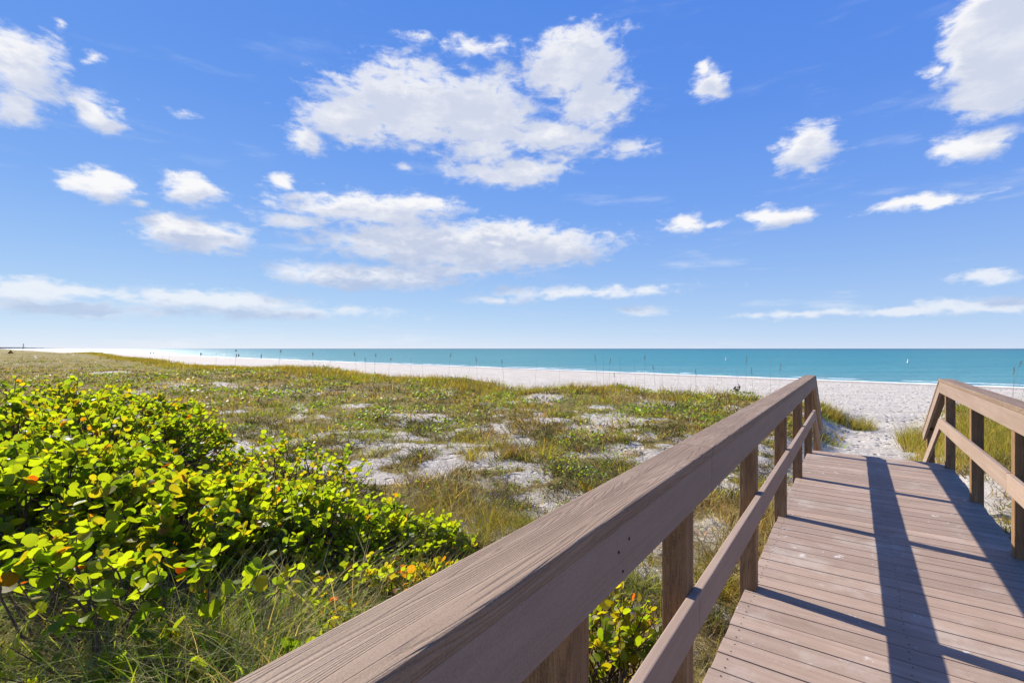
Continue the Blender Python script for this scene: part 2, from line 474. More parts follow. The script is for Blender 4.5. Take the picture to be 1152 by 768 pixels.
# ------------------------------------------------------------------ world: sky with its clouds
def build_world():
    w = bpy.data.worlds.new('World'); scene.world = w; w.use_nodes = True
    t = w.node_tree
    for nd in list(t.nodes): t.nodes.remove(nd)
    g = NG(t)
    sky = g.n('ShaderNodeTexSky', sky_type='NISHITA', sun_disc=False, sun_elevation=SUN_EL, sun_rotation=SKYROT,
              altitude=0., air_density=AIR, dust_density=DUST, ozone_density=OZONE)
    # clear tropical air: per-channel response of the sky radiance
    sx = g.n('ShaderNodeSeparateXYZ', {0: sky.outputs[0]})
    ch = []
    for k, (a_, p_) in enumerate(SKYRESP):
        c1 = g.m('POWER', g.m('MULTIPLY', sx.outputs[k], SKYL), p_)
        ch.append(g.m('MULTIPLY', c1, a_ / SKYL / 2 ** EXPO))
    skc = g.n('ShaderNodeCombineXYZ', {0: ch[0], 1: ch[1], 2: ch[2]}).outputs[0]
    tc = g.n('ShaderNodeTexCoord').outputs['Generated']
    el0 = g.m('ARCSINE', g.n('ShaderNodeSeparateXYZ', {0: tc}).outputs[2])
    even = g.ramp(g.m('DIVIDE', el0, 1.2), [(0., (.64, .78, .95)), (.045, (.53, .69, .93)), (.13, (.37, .56, .93)), (.22, (.225, .42, .92)),
                                            (.36, (.135, .315, .86)), (.58, (.085, .25, .80)), (1., (.06, .19, .70))])
    ev = g.n('ShaderNodeVectorMath', {0: even, 1: (1 / SKYL / 2 ** EXPO,) * 3}, operation='MULTIPLY').outputs[0]
    skc = g.mix(.55, skc, ev)
    sp = g.n('ShaderNodeSeparateXYZ', {0: tc})
    az = g.m('ARCTAN2', sp.outputs[0], sp.outputs[1]); el = g.m('ARCSINE', sp.outputs[2])
    ae = g.n('ShaderNodeCombineXYZ', {0: az, 1: el, 2: 0.}).outputs[0]
    # ragged edges
    stretch = g.n('ShaderNodeVectorMath', {0: ae, 1: (1., 2.1, 1.)}, operation='MULTIPLY').outputs[0]
    n1 = g.n('ShaderNodeTexNoise', {'Vector': stretch, 'Scale': 7.5, 'Detail': 9., 'Roughness': .62})
    dis = g.n('ShaderNodeVectorMath', {0: n1.outputs[1], 1: (.5, .5, .5)}, operation='SUBTRACT').outputs[0]
    dis = g.n('ShaderNodeVectorMath', {0: dis, 1: (.10, .045, 0)}, operation='MULTIPLY').outputs[0]
    v = g.n('ShaderNodeVectorMath', {0: ae, 1: dis}, operation='ADD').outputs[0]
    # the field of cloud bodies as a node group
    ng = bpy.data.node_groups.new('cloud_bodies', 'ShaderNodeTree')
    ng.interface.new_socket('Vector', in_out='INPUT', socket_type='NodeSocketVector')
    ng.interface.new_socket('Value', in_out='OUTPUT', socket_type='NodeSocketFloat')
    h = NG(ng)
    gi = h.n('NodeGroupInput').outputs[0]
    cur = None
    for (u, vv, ru, rv, wt_) in CLOUDS:
        x = (u - 576) / 540; z = (392 - vv) / 540
        a = math.atan(x); e = math.atan(z / math.sqrt(1 + x * x))
        ra = ru / 540 / (1 + x * x); re = rv / 540 / math.sqrt(1 + x * x) / (1 + z * z / (1 + x * x))
        ra *= 1.35; re *= 1.38
        q = h.n('ShaderNodeVectorMath', {0: gi, 1: (1 / ra, 1 / re, 0), 2: (-a / ra, -e / re, 0)}, operation='MULTIPLY_ADD').outputs[0]
        d = h.n('ShaderNodeVectorMath', {0: q}, operation='LENGTH').outputs['Value']
        f = h.m('MULTIPLY_ADD', d, -wt_, wt_)
        cur = f if cur is None else h.m('MAXIMUM', cur, f)
    cur = h.m('MAXIMUM', cur, -2.)
    h.n('NodeGroupOutput', {0: cur})
    A = g.n('ShaderNodeGroup', node_tree=ng); t.links.new(v, A.inputs[0])
    up = g.n('ShaderNodeVectorMath', {0: v, 1: (-.018, .030, 0)}, operation='ADD').outputs[0]
    B = g.n('ShaderNodeGroup', node_tree=ng); t.links.new(up, B.inputs[0])
    n2 = g.n('ShaderNodeTexNoise', {'Vector': stretch, 'Scale': 26., 'Detail': 9., 'Roughness': .62, 'Distortion': .3}).outputs[0]
    n3 = g.n('ShaderNodeTexNoise', {'Vector': stretch, 'Scale': 7., 'Detail': 6., 'Roughness': .6}).outputs[0]
    nn = g.m('ADD', g.m('MULTIPLY', g.m('SUBTRACT', n2, .5), 2.6), g.m('MULTIPLY', g.m('SUBTRACT', n3, .5), 1.8))
    d = g.m('ADD', g.m('MULTIPLY_ADD', A.outputs[0], 1.9, -.22), nn)
    dens = g.m('POWER', g.maprange(d, -.15, 1.05), 1.25)
    # faint wisps elsewhere
    n4 = g.n('ShaderNodeTexNoise', {'Vector': g.n('ShaderNodeVectorMath', {0: ae, 1: (1.2, 6., 1.)}, operation='MULTIPLY').outputs[0], 'Scale': 3.2, 'Detail': 8., 'Roughness': .6}).outputs[0]
    wisp = g.m('MULTIPLY', g.maprange(n4, .54, .78), g.maprange(el, .55, .02, .12, .45))
    dens = g.m('MULTIPLY', dens, g.maprange(el, .03, .22, .62, 1.))
    dens = g.m('MAXIMUM', g.m('MULTIPLY', dens, .97), wisp)
    upd = g.m('ADD', g.m('MULTIPLY', B.outputs[0], 1.3), g.m('MULTIPLY', nn, .7))
    shade = g.maprange(upd, -.15, .75)
    n5 = g.n('ShaderNodeTexNoise', {'Vector': stretch, 'Scale': 14., 'Detail': 7., 'Roughness': .6}).outputs[0]
    shade = g.m('MULTIPLY', shade, g.maprange(n5, .3, .6, .55, 1.))
    low = g.maprange(el, .32, .10)
    gre = g.mix(low, (.66, .71, .85), (.50, .58, .78))
    cc = g.mix(shade, (1., .995, 1.), gre)
    cloud = g.n('ShaderNodeBackground', {0: cc, 1: CLOUDL})
    bg = g.n('ShaderNodeBackground', {0: skc, 1: SKYL})
    mx = g.n('ShaderNodeMixShader', {0: dens, 1: bg.outputs[0], 2: cloud.outputs[0]})
    g.n('ShaderNodeOutputWorld', {0: mx.outputs[0]})


SKYROT = SUN_AZ
AIR, DUST, OZONE = 0.6, 0.0, 6.0
EXPO = .8
SKYRESP = ((.99, .88), (.82, .60), (.90, .15))
SKYL, CLOUDL = .12, .56
CLOUDS = [
    (470, 120, 95, 46, 1.2), (400, 140, 62, 28, 1), (345, 157, 28, 16, .8), (540, 130, 70, 50, 1.1), (400, 88, 42, 8, .6),
    (545, 52, 52, 14, .7), (470, 42, 26, 7, .5), (650, 72, 58, 40, 1.2), (668, 115, 48, 42, 1), (620, 155, 72, 20, .9),
    (700, 167, 34, 13, .7), (575, 193, 70, 17, 1.1), (545, 165, 50, 26, .9), (452, 188, 14, 8, .5),
    (25, 80, 58, 38, 1.1), (15, 120, 42, 24, .9), (108, 128, 34, 20, 1), (66, 28, 9, 9, .4), (205, 126, 34, 6, .45), (110, 70, 14, 7, .6),
    (110, 206, 44, 17, 1.1), (155, 225, 11, 5, .6), (220, 211, 34, 16, 1.1), (318, 207, 18, 9, .9), (225, 264, 68, 21, 1.1), (200, 250, 30, 12, .9),
    (410, 236, 108, 18, 1), (330, 248, 50, 12, .8), (470, 228, 46, 14, 1),
    (520, 276, 152, 25, 1.3), (610, 280, 72, 20, 1.2), (420, 268, 70, 12, .9), (420, 310, 118, 15, 1.1), (520, 303, 90, 10, .9),
    (650, 328, 112, 8, .8), (555, 337, 55, 6, .7), (720, 349, 36, 7, .8),
    (50, 322, 130, 9, .9), (60, 345, 170, 11, .9), (250, 338, 115, 12, 1), (310, 350, 150, 9, .8), (20, 330, 60, 14, 1),
    (765, 251, 28, 13, 1), (806, 250, 20, 6, .6), (872, 246, 34, 12, 1), (803, 94, 20, 18, .9), (790, 80, 9, 11, .6), (910, 168, 36, 24, 1),
    (1120, 60, 60, 56, 1.3), (1125, 100, 50, 28, 1.1), (1060, 75, 24, 9, .8), (1110, 18, 44, 40, 1.1), (1092, 165, 46, 19, 1.1), (1120, 158, 22, 11, .8),
    (1040, 229, 72, 8, .9), (1110, 310, 38, 8, .8), (1010, 350, 95, 6, .8), (1100, 342, 95, 9, .9), (900, 355, 75, 5, .7),
]
build_world()

sd = bpy.data.lights.new('sun', 'SUN'); sd.energy = 5.0; sd.angle = R(.53); sd.color = (1., .935, .83)
so = bpy.data.objects.new('sun', sd); col.objects.link(so)
S = Vector((math.sin(SUN_AZ) * math.cos(SUN_EL), math.cos(SUN_AZ) * math.cos(SUN_EL), math.sin(SUN_EL)))
so.rotation_euler = S.to_track_quat('Z', 'Y').to_euler(); so.location = (0, 0, 30)

# ------------------------------------------------------------------ ground: one polar sheet round the place
def build_ground():
    azs = np.concatenate([np.linspace(-R(56), R(56), 760), np.linspace(R(56), 2 * math.pi - R(56), 70)[1:-1]])
    rs = np.concatenate([[.05], np.geomspace(.6, 120, 420), np.geomspace(124, 60000, 60)])
    Rr, A = np.meshgrid(rs, azs, indexing='ij')
    X = Rr * np.sin(A); Y = Rr * np.cos(A)
    Z = height(X, Y)
    V = np.stack([X, Y, Z], -1).reshape(-1, 3)
    nr, na = Rr.shape
    i = np.arange(nr - 1)[:, None] * na; j = np.arange(na)[None]; j2 = (j + 1) % na
    Q = np.stack([i + j, i + na + j, i + na + j2, i + j2], -1).reshape(-1, 4)[:, ::-1]
    x, y = V[:, 0], V[:, 1]
    s = SN[0] * x + SN[1] * y
    wet = sst(SHORE - 8, SHORE - 3, s + (fbm(x * .1, y * .1, 3) - .5) * 3)
    o = mesh_np('ground', V, Q, 4, M['sand'], smooth=True, attrs={'cover': cover(x, y), 'wet': wet})
    tag(o, kind='structure')


build_ground()


def build_sea():
    azs = np.linspace(0, 2 * math.pi, 181)[:-1]
    rs = np.concatenate([[1.], np.geomspace(10, 90000, 60)])
    Rr, A = np.meshgrid(rs, azs, indexing='ij')
    V = np.stack([Rr * np.sin(A), Rr * np.cos(A), np.full_like(A, SEA_Z)], -1).reshape(-1, 3)
    nr, na = Rr.shape
    i = np.arange(nr - 1)[:, None] * na; j = np.arange(na)[None]; j2 = (j + 1) % na
    Q = np.stack([i + j, i + na + j, i + na + j2, i + j2], -1).reshape(-1, 4)[:, ::-1]
    keep = (V[Q][:, :, 0] * SN[0] + V[Q][:, :, 1] * SN[1]).max(1) > SHORE - 3
    o = mesh_np('sea', V, Q[keep], 4, M['water'], smooth=True)
    tag(o, kind='structure')


build_sea()

# ------------------------------------------------------------------ the boardwalk
def build_boardwalk():
    root = empty('boardwalk', (0, 0, 0), -TH)
    tag(root, 'brown board footbridge with open railings leading down to the beach', 'boardwalk')
    NL, NR = -.555, 1.0
    T0, T1 = -1.9, 8.36
    # deck: planks 14 cm wide with thin gaps
    b = Boxes(); t = T0; pitch = .1457
    n_ = int(round((T1 - T0) / pitch)); t = T1 - n_ * pitch
    for k in range(n_):
        a = t + k * pitch + .0035
        e = random.uniform(-.004, .004); zz = random.uniform(-.001, .001)
        b.box((NL + e, a, -.028 + zz), (NR + e, a + pitch - .007, zz), .003)
    b.build('deck', M['deck'], root)
    sb = bmesh.new()
    for k in range(n_):
        for nn_ in (-.50, .22, .94):
            for dy in (.035, .108):
                bmesh.ops.create_circle(sb, cap_ends=True, radius=.0042, segments=7, matrix=Matrix.Translation((nn_ + random.uniform(-.006, .006), t + k * pitch + dy, .0016)))
    me = bpy.data.meshes.new('screw_heads'); sb.to_mesh(me); sb.free(); me.materials.append(M['dark'])
    o = bpy.data.objects.new('screw_heads', me); col.objects.link(o); o.parent = root; o['kind'] = 'stuff'
    # side beams
    b = Boxes()
    for n in (-.50, .22, .94): b.box((n - .019, T0, -.25), (n + .019, T1 - .02, -.032), .002)
    b.box((NL + .02, T1 - .02, -.25), (NR - .02, T1 + .018, -.031), .002)
    b.build('joist', M['beam'], root)
    # stairs down to the sand
    nst = 7; run = .29; rise = .145
    st = Boxes()
    for k in range(1, nst):
        for h in (0, 1):
            y0 = T1 + .022 + (k - 1) * run + h * .146
            st.box((NL + .05, y0, -rise * k - .028), (NR - .05, y0 + .140, -rise * k), .003)
    sto = st.build('stairs', M['deck'], root)
    sg = Boxes()
    for n in (-.475, .92):
        sg.bar((n, T1 + .05, -.20), (n, T1 + run * (nst - 1) + .1, -.20 - rise * (nst - 1) - .02), .038, .16)
    sg.build('stringer', M['beam'], sto)

    PT = [-.69, .91, 1.79 - .0, 3.288, 4.891, 6.467, 8.06]
    PTL = [-.69, .91, 1.79, 3.288, 4.891, 6.467, 8.06]
    PTR = [-1.3, .1, 1.7, 3.28, 4.875, 6.437, 8.045]
    SE = T1 + 1.85                    # where the stair rails end
    sl = .5
    def side(sg_, PTs, nin, nm):
        """sg_ = -1 for the left side, +1 for the right; nin = walkway face of the boards"""
        th = .034
        po = nin + sg_ * th           # walkway face of the posts
        # handrail caps
        cap = Boxes()
        joints = [T0 + .1, 2.02 if sg_ < 0 else 2.6, T1 - .02]
        for a, c in zip(joints[:-1], joints[1:]):
            lo, hi = sorted((nin - sg_ * .004, nin + sg_ * .136))
            cap.box((lo, a + .001, 1.070), (hi, c - .001, 1.108), .006)
        cap.bar((nin + sg_ * .066, T1 - .035, 1.089), (nin + sg_ * .066, SE, 1.089 - (SE - T1 + .035) * sl), .140, .038, .005)
        co = cap.build('handrail', M['cap'], root)
        # fascia under the cap
        for a, c in zip(joints[:-1], joints[1:]):
            f = Boxes(); lo, hi = sorted((nin, po - sg_ * .0005))
            f.box((lo, a + .002, .93), (hi, c - .002, 1.0685), .003)
            f.build('fascia_board', M['fascia'], co)
        f = Boxes(); m = (nin + po) / 2
        f.bar((m, T1 - .015, .995 - .012), (m, SE - .05, .995 - (SE - .05 - T1) * sl - .02), th - .001, .125, .003)
        f.build('fascia_board', M['fascia'], co)
        # lower rails, butted on the posts
        js = [T0 + .1] + [p + .045 for p in PTs if p > 0]
        js[-1] = T1 - .02
        hs = {0: (.455, .595)}
        prev = None
        for k, (a, c) in enumerate(zip(js[:-1], js[1:])):
            lo, hi = sorted((nin, po - sg_ * .0005))
            f = Boxes(); dz = random.uniform(-.003, .003)
            f.box((lo, a + .001, .46 + dz), (hi, c - .001, .60 + dz), .005)
            f.build('lower_rail', M['fascia'], co)
        f = Boxes()
        f.bar((m, T1 - .03, .53), (m, SE - .05, .53 - (SE - .05 - T1 + .03) * sl), th - .001, .138, .005)
        f.build('lower_rail', M['fascia'], co)
        # posts
        for p in PTs:
            w = .092
            w2 = w
            if sg_ < 0 and abs(p - .91) < .01: w2 = .135
            f = Boxes(); lo, hi = sorted((po, po + sg_ * w2))
            x, y = wt((lo + hi) / 2, p)
            f.box((lo, p, float(height(x, y)) - .35), (hi, p + w, 1.0685), .004)
            f.build('post', M['post'], co)
        for p in (SE - .28,):
            zt = 1.0685 - (p + .092 - T1) * sl - .012
            f = Boxes(); lo, hi = sorted((po, po + sg_ * .092))
            x, y = wt((lo + hi) / 2, p)
            f.box((lo, p, float(height(x, y)) - .35), (hi, p + .092, zt), .004)
            f.build('post', M['post'], co)
        return co
    L_ = side(-1, PTL, -.462, 'left')
    R_ = side(1, PTR, .897, 'right')
    L_['label'] = 'left handrail running from the near corner to the stairs'
    R_['label'] = 'right handrail, seen side on, ending at the stairs'
    # screw holes and a knot on the near fascia
    for (t_, z_) in ((1.09, 1.01), (1.155, 1.022), (1.115, .955)):
        V, Q = tube([(-.462 - .001, t_, z_), (-.462 + .0012, t_, z_)], .004, 8)
        V = np.vstack([V, [[-.462 + .0012, t_, z_]]])
        F_ = [list(q) for q in Q]
        me = bpy.data.meshes.new('screw_hole')
        me.from_pydata(V.tolist(), [], F_ + [[8 + k, 8 + (k + 1) % 8, 16] for k in range(8)])
        me.materials.append(M['dark'])
        o = bpy.data.objects.new('screw_hole', me); col.objects.link(o); o.parent = L_


build_boardwalk()

# ------------------------------------------------------------------ sea grape bushes
def leaf_template(k=11):
    th = np.linspace(0, 2 * np.pi, k, endpoint=False) + np.pi / 2 * 0
    r = 1 + .04 * np.cos(2 * th)
    # notch at the petiole (at -y)
    x = r * np.cos(th); y = r * np.sin(th)
    notch = np.exp(-((th - 1.5 * np.pi) / .25) ** 2)
    y = y + notch * .35
    # 3 interior points on the midrib
    px = np.concatenate([x, [0]]); py = np.concatenate([y, [0.]])
    tri = [(i, (i + 1) % k, k) for i in range(k)]
    return px, py, np.array(tri)


LX, LY, LT = leaf_template()


def sea_grape(name, label, c, rad, top, nshoots, leafr, pal, groundz=-.78, spread=1.0, low=.0, group='sea grape bushes in the dunes left of the boardwalk'):
    """c = centre (x, y); rad = (rx, ry); canopy dome up to z = top"""
    gz = float(height(c[0], c[1]))
    root = empty(name, (c[0], c[1], gz))
    tag(root, label, 'bush', group)
    H = top - gz
    centers, norms, upv, rads, cols = [], [], [], [], []
    tubes = []
    nst = max(3, nshoots // 10)
    for k in range(nshoots):
        rr = math.sqrt(random.random()) * 1.0; an = random.uniform(0, 2 * math.pi)
        px = rad[0] * rr * math.cos(an); py = rad[1] * rr * math.sin(an)
        dome = math.sqrt(max(0, 1 - rr ** 2.4))
        hz = H * (.20 + .80 * dome) * random.uniform(.80, 1.03)
        lum = float(fbm(np.array([c[0] + px]) * 1.3, np.array([c[1] + py]) * 1.3, 3)[0])
        hz *= .62 + .72 * lum
        if random.random() < .40: hz *= random.uniform(.30, .9)
        gl = float(height(c[0] + px, c[1] + py)) - gz
        hz = max(hz, gl + .12)
        L = random.uniform(.22, .42)
        d = np.array([math.cos(an) * (.25 + .5 * rr) + random.gauss(0, .35), math.sin(an) * (.25 + .5 * rr) + random.gauss(0, .35), 1.0])
        d /= np.linalg.norm(d)
        tip = np.array([px, py, hz]); b0 = tip - d * L
        nl = random.randint(6, 10)
        ca = random.uniform(0, 6.28)
        tone = random.random()
        sz = leafr * random.uniform(.75, 1.2)
        yellow = random.random()
        for i in range(nl):
            s = (i + .6) / nl
            pos = b0 + d * L * s
            ca += 2.4 + random.gauss(0, .4)
            out = np.array([math.cos(ca), math.sin(ca), random.uniform(.1, .9)]); out /= np.linalg.norm(out)
            r = sz * (1.0 - .45 * s ** 3) * random.uniform(.8, 1.12)
            cen = pos + out * (r * 1.12)
            # blade: the leaf plane holds 'out' direction, its normal points mostly up and outward, sometimes edge on
            nrm = np.array([-.58, .56, .59]) * random.uniform(-.15, 1.05) + np.array([0, 0, .25]) + rng.normal(0, .46, 3)
            nrm /= np.linalg.norm(nrm) + 1e-9
            out = out - nrm * np.dot(nrm, out); out /= np.linalg.norm(out) + 1e-9
            cen = pos + out * (r * 1.12)
            centers.append(cen); norms.append(nrm); upv.append(out); rads.append(r)
            kcol = random.random()
            if kcol < pal['red']: cc = (.30, .045, .010)
            elif kcol < pal['red'] + pal['orange']: cc = (.30, .13, .015)
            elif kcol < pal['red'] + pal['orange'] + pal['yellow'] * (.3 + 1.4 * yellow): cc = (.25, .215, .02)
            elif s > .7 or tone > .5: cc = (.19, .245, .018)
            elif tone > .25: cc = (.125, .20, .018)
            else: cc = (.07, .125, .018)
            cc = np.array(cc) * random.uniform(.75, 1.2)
            cols.append(cc)
        foot = np.array([px * .35 + random.gauss(0, .1), py * .35 + random.gauss(0, .1), -.03])
        if k % 2 == 0:
            mid = (foot + b0) / 2 + rng.normal(0, .08, 3) + np.array([px, py, 0]) * .12
            pts = [foot, foot * .6 + mid * .4 + np.array([0, 0, .03]), mid, b0, tip]
            tubes.append(tube(pts, np.array([.012, .010, .008, .005, .0025]) * (1 + H * .4), 5))
        else:
            tubes.append(tube([b0 - d * L * .8 - np.array([px, py, 0]) * .06, b0, tip], np.array([.006, .005, .0025]), 4))
    C = np.array(centers); Nn = np.array(norms); U = np.array(upv); Rr = np.array(rads); CC = np.array(cols)
    W = np.cross(U, Nn)
    N = len(C); k = len(LX)
    fold = rng.uniform(.05, .32, N)[:, None]
    cup = rng.uniform(-.12, .25, N)[:, None]
    zz = fold * np.abs(LX)[None] + cup * (LX ** 2 + LY ** 2)[None] * .5 + rng.normal(0, .03, (N, k))
    asp = rng.uniform(.78, 1.12, N)[:, None, None]
    V = C[:, None] + Rr[:, None, None] * (LX[None, :, None] * asp * W[:, None] + LY[None, :, None] * U[:, None] + zz[..., None] * Nn[:, None])
    Fc = (np.arange(N)[:, None, None] * k + LT[None]).reshape(-1, 3)
    uv = np.tile(np.stack([LX, LY], -1), (N, 1))
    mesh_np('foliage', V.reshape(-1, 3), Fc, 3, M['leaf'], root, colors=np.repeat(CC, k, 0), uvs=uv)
    tv, tq = join_tubes(tubes)
    mesh_np('branches', tv, tq, 4, M['twig'], root, smooth=True)
    return root


P_G = dict(red=.003, orange=.008, yellow=.10)
P_Y = dict(red=.004, orange=.018, yellow=.22)
P_YY = dict(red=.02, orange=.10, yellow=.40)
sea_grape('sea_grape_bush', 'tallest sea grape bush, yellow green, at the back left of the thicket', (-7.7, 8.1), (2.9, 2.4), .86, 1050, .052, P_Y)
sea_grape('sea_grape_bush', 'big round-leaved sea grape bush at the left edge of the photo', (-5.4, 5.5), (1.75, 1.5), .50, 470, .064, P_G)
sea_grape('sea_grape_bush', 'sea grape bush with very large leaves in the middle of the thicket', (-3.55, 5.1), (1.35, 1.3), .24, 320, .060, P_Y)
sea_grape('sea_grape_bush', 'bright green sea grape bush spreading low towards the bare sand', (-2.15, 5.35), (1.2, 1.05), .04, 270, .046, P_G)
sea_grape('sea_grape_bush', 'low green sea grape clump at the right tip of the thicket', (-1.2, 5.2), (.9, .7), -.18, 150, .043, P_G)
sea_grape('sea_grape_bush', 'sparse yellowish sea grape bush reaching out behind the thicket', (-3.7, 7.4), (1.6, 1.2), .16, 120, .048, P_Y)
sea_grape('sea_grape_bush', 'yellow and orange leaved low sea grape beside the near handrail', (-1.1, 4.25), (.95, .6), -.28, 110, .040, P_YY)
sea_grape('sea_grape_bush', 'small yellow green sea grape seen under the handrail between two posts', (.60, 3.0), (.50, .50), -.08, 95, .036, dict(red=.004, orange=.05, yellow=.5))
sea_grape('sea_grape_bush', 'short sea grape shoots in tall grass at the bottom left corner', (-2.9, 3.55), (1.8, .70), .02, 84, .056, P_G)

# ------------------------------------------------------------------ grasses
G_DRY = [(.40, .29, .11, 3), (.22, .14, .06, 3), (.52, .43, .22, 2.4), (.24, .23, .05, 2), (.09, .075, .035, 2)]
G_MID = [(.38, .31, .04, 3), (.26, .26, .025, 3), (.46, .35, .09, 2.6), (.14, .09, .04, 2), (.12, .17, .025, 1.5)]
G_GRN = [(.19, .26, .03, 3), (.28, .32, .035, 3), (.10, .15, .02, 2), (.40, .34, .11, 2), (.15, .10, .05, 1)]


G_FORE = [(.55, .42, .20, 3), (.30, .18, .08, 3), (.62, .52, .32, 2.4), (.30, .32, .05, 2.2), (.10, .07, .035, 2)]


def tufts(pts, nb, L, W, spread, pal, lean=(.05, .6), bend=(.1, .7), segs=3, tip=None, rscale=None, lscale=None):
    """pts (N,2) tuft centres; nb blades each"""
    N = len(pts)
    idx = np.repeat(np.arange(N), nb); n = len(idx)
    an = rng.uniform(0, 2 * np.pi, n); rr = np.abs(rng.normal(0, 1, n)) * spread * (rscale[idx] if rscale is not None else 1)
    x = pts[idx, 0] + rr * np.cos(an); y = pts[idx, 1] + rr * np.sin(an)
    az = an + rng.normal(0, .7, n)
    tl = (rng.uniform(.55, 1.25, N) * (1 if lscale is None else lscale))[idx]
    Ls = rng.uniform(L[0], L[1], n) * tl * (1 if rscale is None else 1)
    Ws = rng.uniform(W[0], W[1], n) * (rscale[idx] if rscale is not None else 1)
    tc = pick(pal, N, .25)[idx] * .68 + pick(pal, n, .25) * .32
    ok = clear_of_deck(x, y)
    x, y, az, Ls, Ws, tc = x[ok], y[ok], az[ok], Ls[ok], Ws[ok], tc[ok]
    n = len(x)
    base = np.stack([x, y, height(x, y) - .015], -1)
    tipc = None
    if tip is not None: tipc = tc * .5 + np.array(tip) * .5
    return blades(base, az, Ls, Ws, rng.uniform(*lean, n), rng.uniform(*bend, n), tc, segs, tipc)


def merge(parts):
    Vs, Fs, Cs, o = [], [], [], 0
    for V, F_, C in parts:
        Vs.append(V); Fs.append(F_ + o); Cs.append(C); o += len(V)
    return np.concatenate(Vs), np.concatenate(Fs), np.concatenate(Cs)


def polar(n, r0, r1, a0=-53, a1=53):
    r = np.exp(rng.uniform(math.log(r0), math.log(r1), n)); a = np.radians(rng.uniform(a0, a1, n))
    return r * np.sin(a), r * np.cos(a), r


def bush_mask(x, y):
    m = np.zeros(len(x), bool)
    for (c, rd) in (((-7.7, 8.1), (2.8, 2.4)), ((-5.4, 5.5), (1.6, 1.4)), ((-3.55, 5.1), (1.2, 1.1)), ((-2.15, 5.35), (1., .9)), ((-3.7, 7.4), (1.0, .8))):
        m |= (((x - c[0]) / rd[0]) ** 2 + ((y - c[1]) / rd[1]) ** 2) < 1
    return m


def dune_grass():
    parts = []
    # thick and thin growth over the dunes
    x, y, r = polar(56000, 4.2, 240)
    c = cover(x, y); clp = fbm(x * 1.7 + 31, y * 1.7, 3)
    k = (rng.random(len(x)) < c ** 1.2 * np.maximum(sst(.30, .62, clp), sst(18, 45, r)) * 1.2 + .012) & clear_of_deck(x, y, .1) & ~bush_mask(x, y)
    s = SN[0] * x + SN[1] * y; q = -SN[1] * x + SN[0] * y
    k &= (s - s0_of(q)) < 4.5
    n_, t_ = nt(x, y)
    k &= ~((np.abs(n_ - pc(t_)) < .9) & (t_ > 8))
    x, y, r = x[k], y[k], r[k]
    rs = np.clip(r / 6, .9, 8)
    hl = (.55 + 1.1 * sst(.35, .75, fbm(x * .9 + 5, y * .9 + 60, 3)))
    tone = fbm(x * .35 + 40, y * .35, 3)
    tone = tone + .07 * sst(18, 45, r)
    for lo, hi, pal in ((-1, .46, G_DRY), (.46, .60, G_MID), (.60, 2, G_GRN)):
        m = (tone >= lo) & (tone < hi)
        P = np.stack([x[m], y[m]], -1)
        parts.append(tufts(P, 7, (.08, .27), (.007, .013), .05, pal, (.1, .9), (.1, .8), 2, rscale=rs[m], lscale=hl[m]))
    # darker tangles: dead and dark green runners heaped in low mounds
    x, y, r = polar(26000, 4.2, 120)
    cc_ = cover(x, y); dk = sst(.53, .62, fbm(x * .95 + 91, y * .95 + 17, 3))
    k = (rng.random(len(x)) < dk * sst(.05, .5, cc_)) & clear_of_deck(x, y, .15) & ~bush_mask(x, y)
    s = SN[0] * x + SN[1] * y; q = -SN[1] * x + SN[0] * y; n_, t_ = nt(x, y)
    k &= ((s - s0_of(q)) < 0) & ~((np.abs(n_ - pc(t_)) < 1.2) & (t_ > 8))
    P = np.stack([x[k], y[k]], -1); rk = np.clip(r[k] / 6, .9, 8)
    parts.append(tufts(P, 9, (.10, .26), (.008, .014), .06, [(.085, .06, .03, 3), (.05, .075, .018, 2.5), (.13, .10, .045, 2), (.16, .20, .03, 1.2)], (.2, 1.1), (.1, .9), 2, rscale=rk))
    # taller crest grass
    qq = rng.uniform(-26, 225, 7600) ** 1
    ss = s0_of(qq) + rng.normal(-1.6, 1.5, len(qq))
    x = ss * SN[0] - qq * SN[1]; y = ss * SN[1] + qq * SN[0]
    n_, t_ = nt(x, y)
    dens = np.clip(1.1 - qq / 220, .25, 1)
    k = (y > 3) & ~((np.abs(n_ - pc(t_)) < 1.3) & (t_ > 0)) & (rng.random(len(x)) < dens) & (fbm(x * .5, y * .5, 3) > .40)
    P = np.stack([x[k], y[k]], -1); rr = np.hypot(P[:, 0], P[:, 1])
    parts.append(tufts(P, 12, (.22, .60), (.006, .010), .10, G_MID, (.02, .45), (.05, .5), 3, rscale=np.clip(rr / 12, .8, 6)))
    V, F_, C = merge(parts)
    o = mesh_np('dune_grass', V, F_, 3, M['grass'], colors=C)
    tag(o, 'short patchy green and straw coloured grass over the sand dunes', 'grass', kind='stuff')


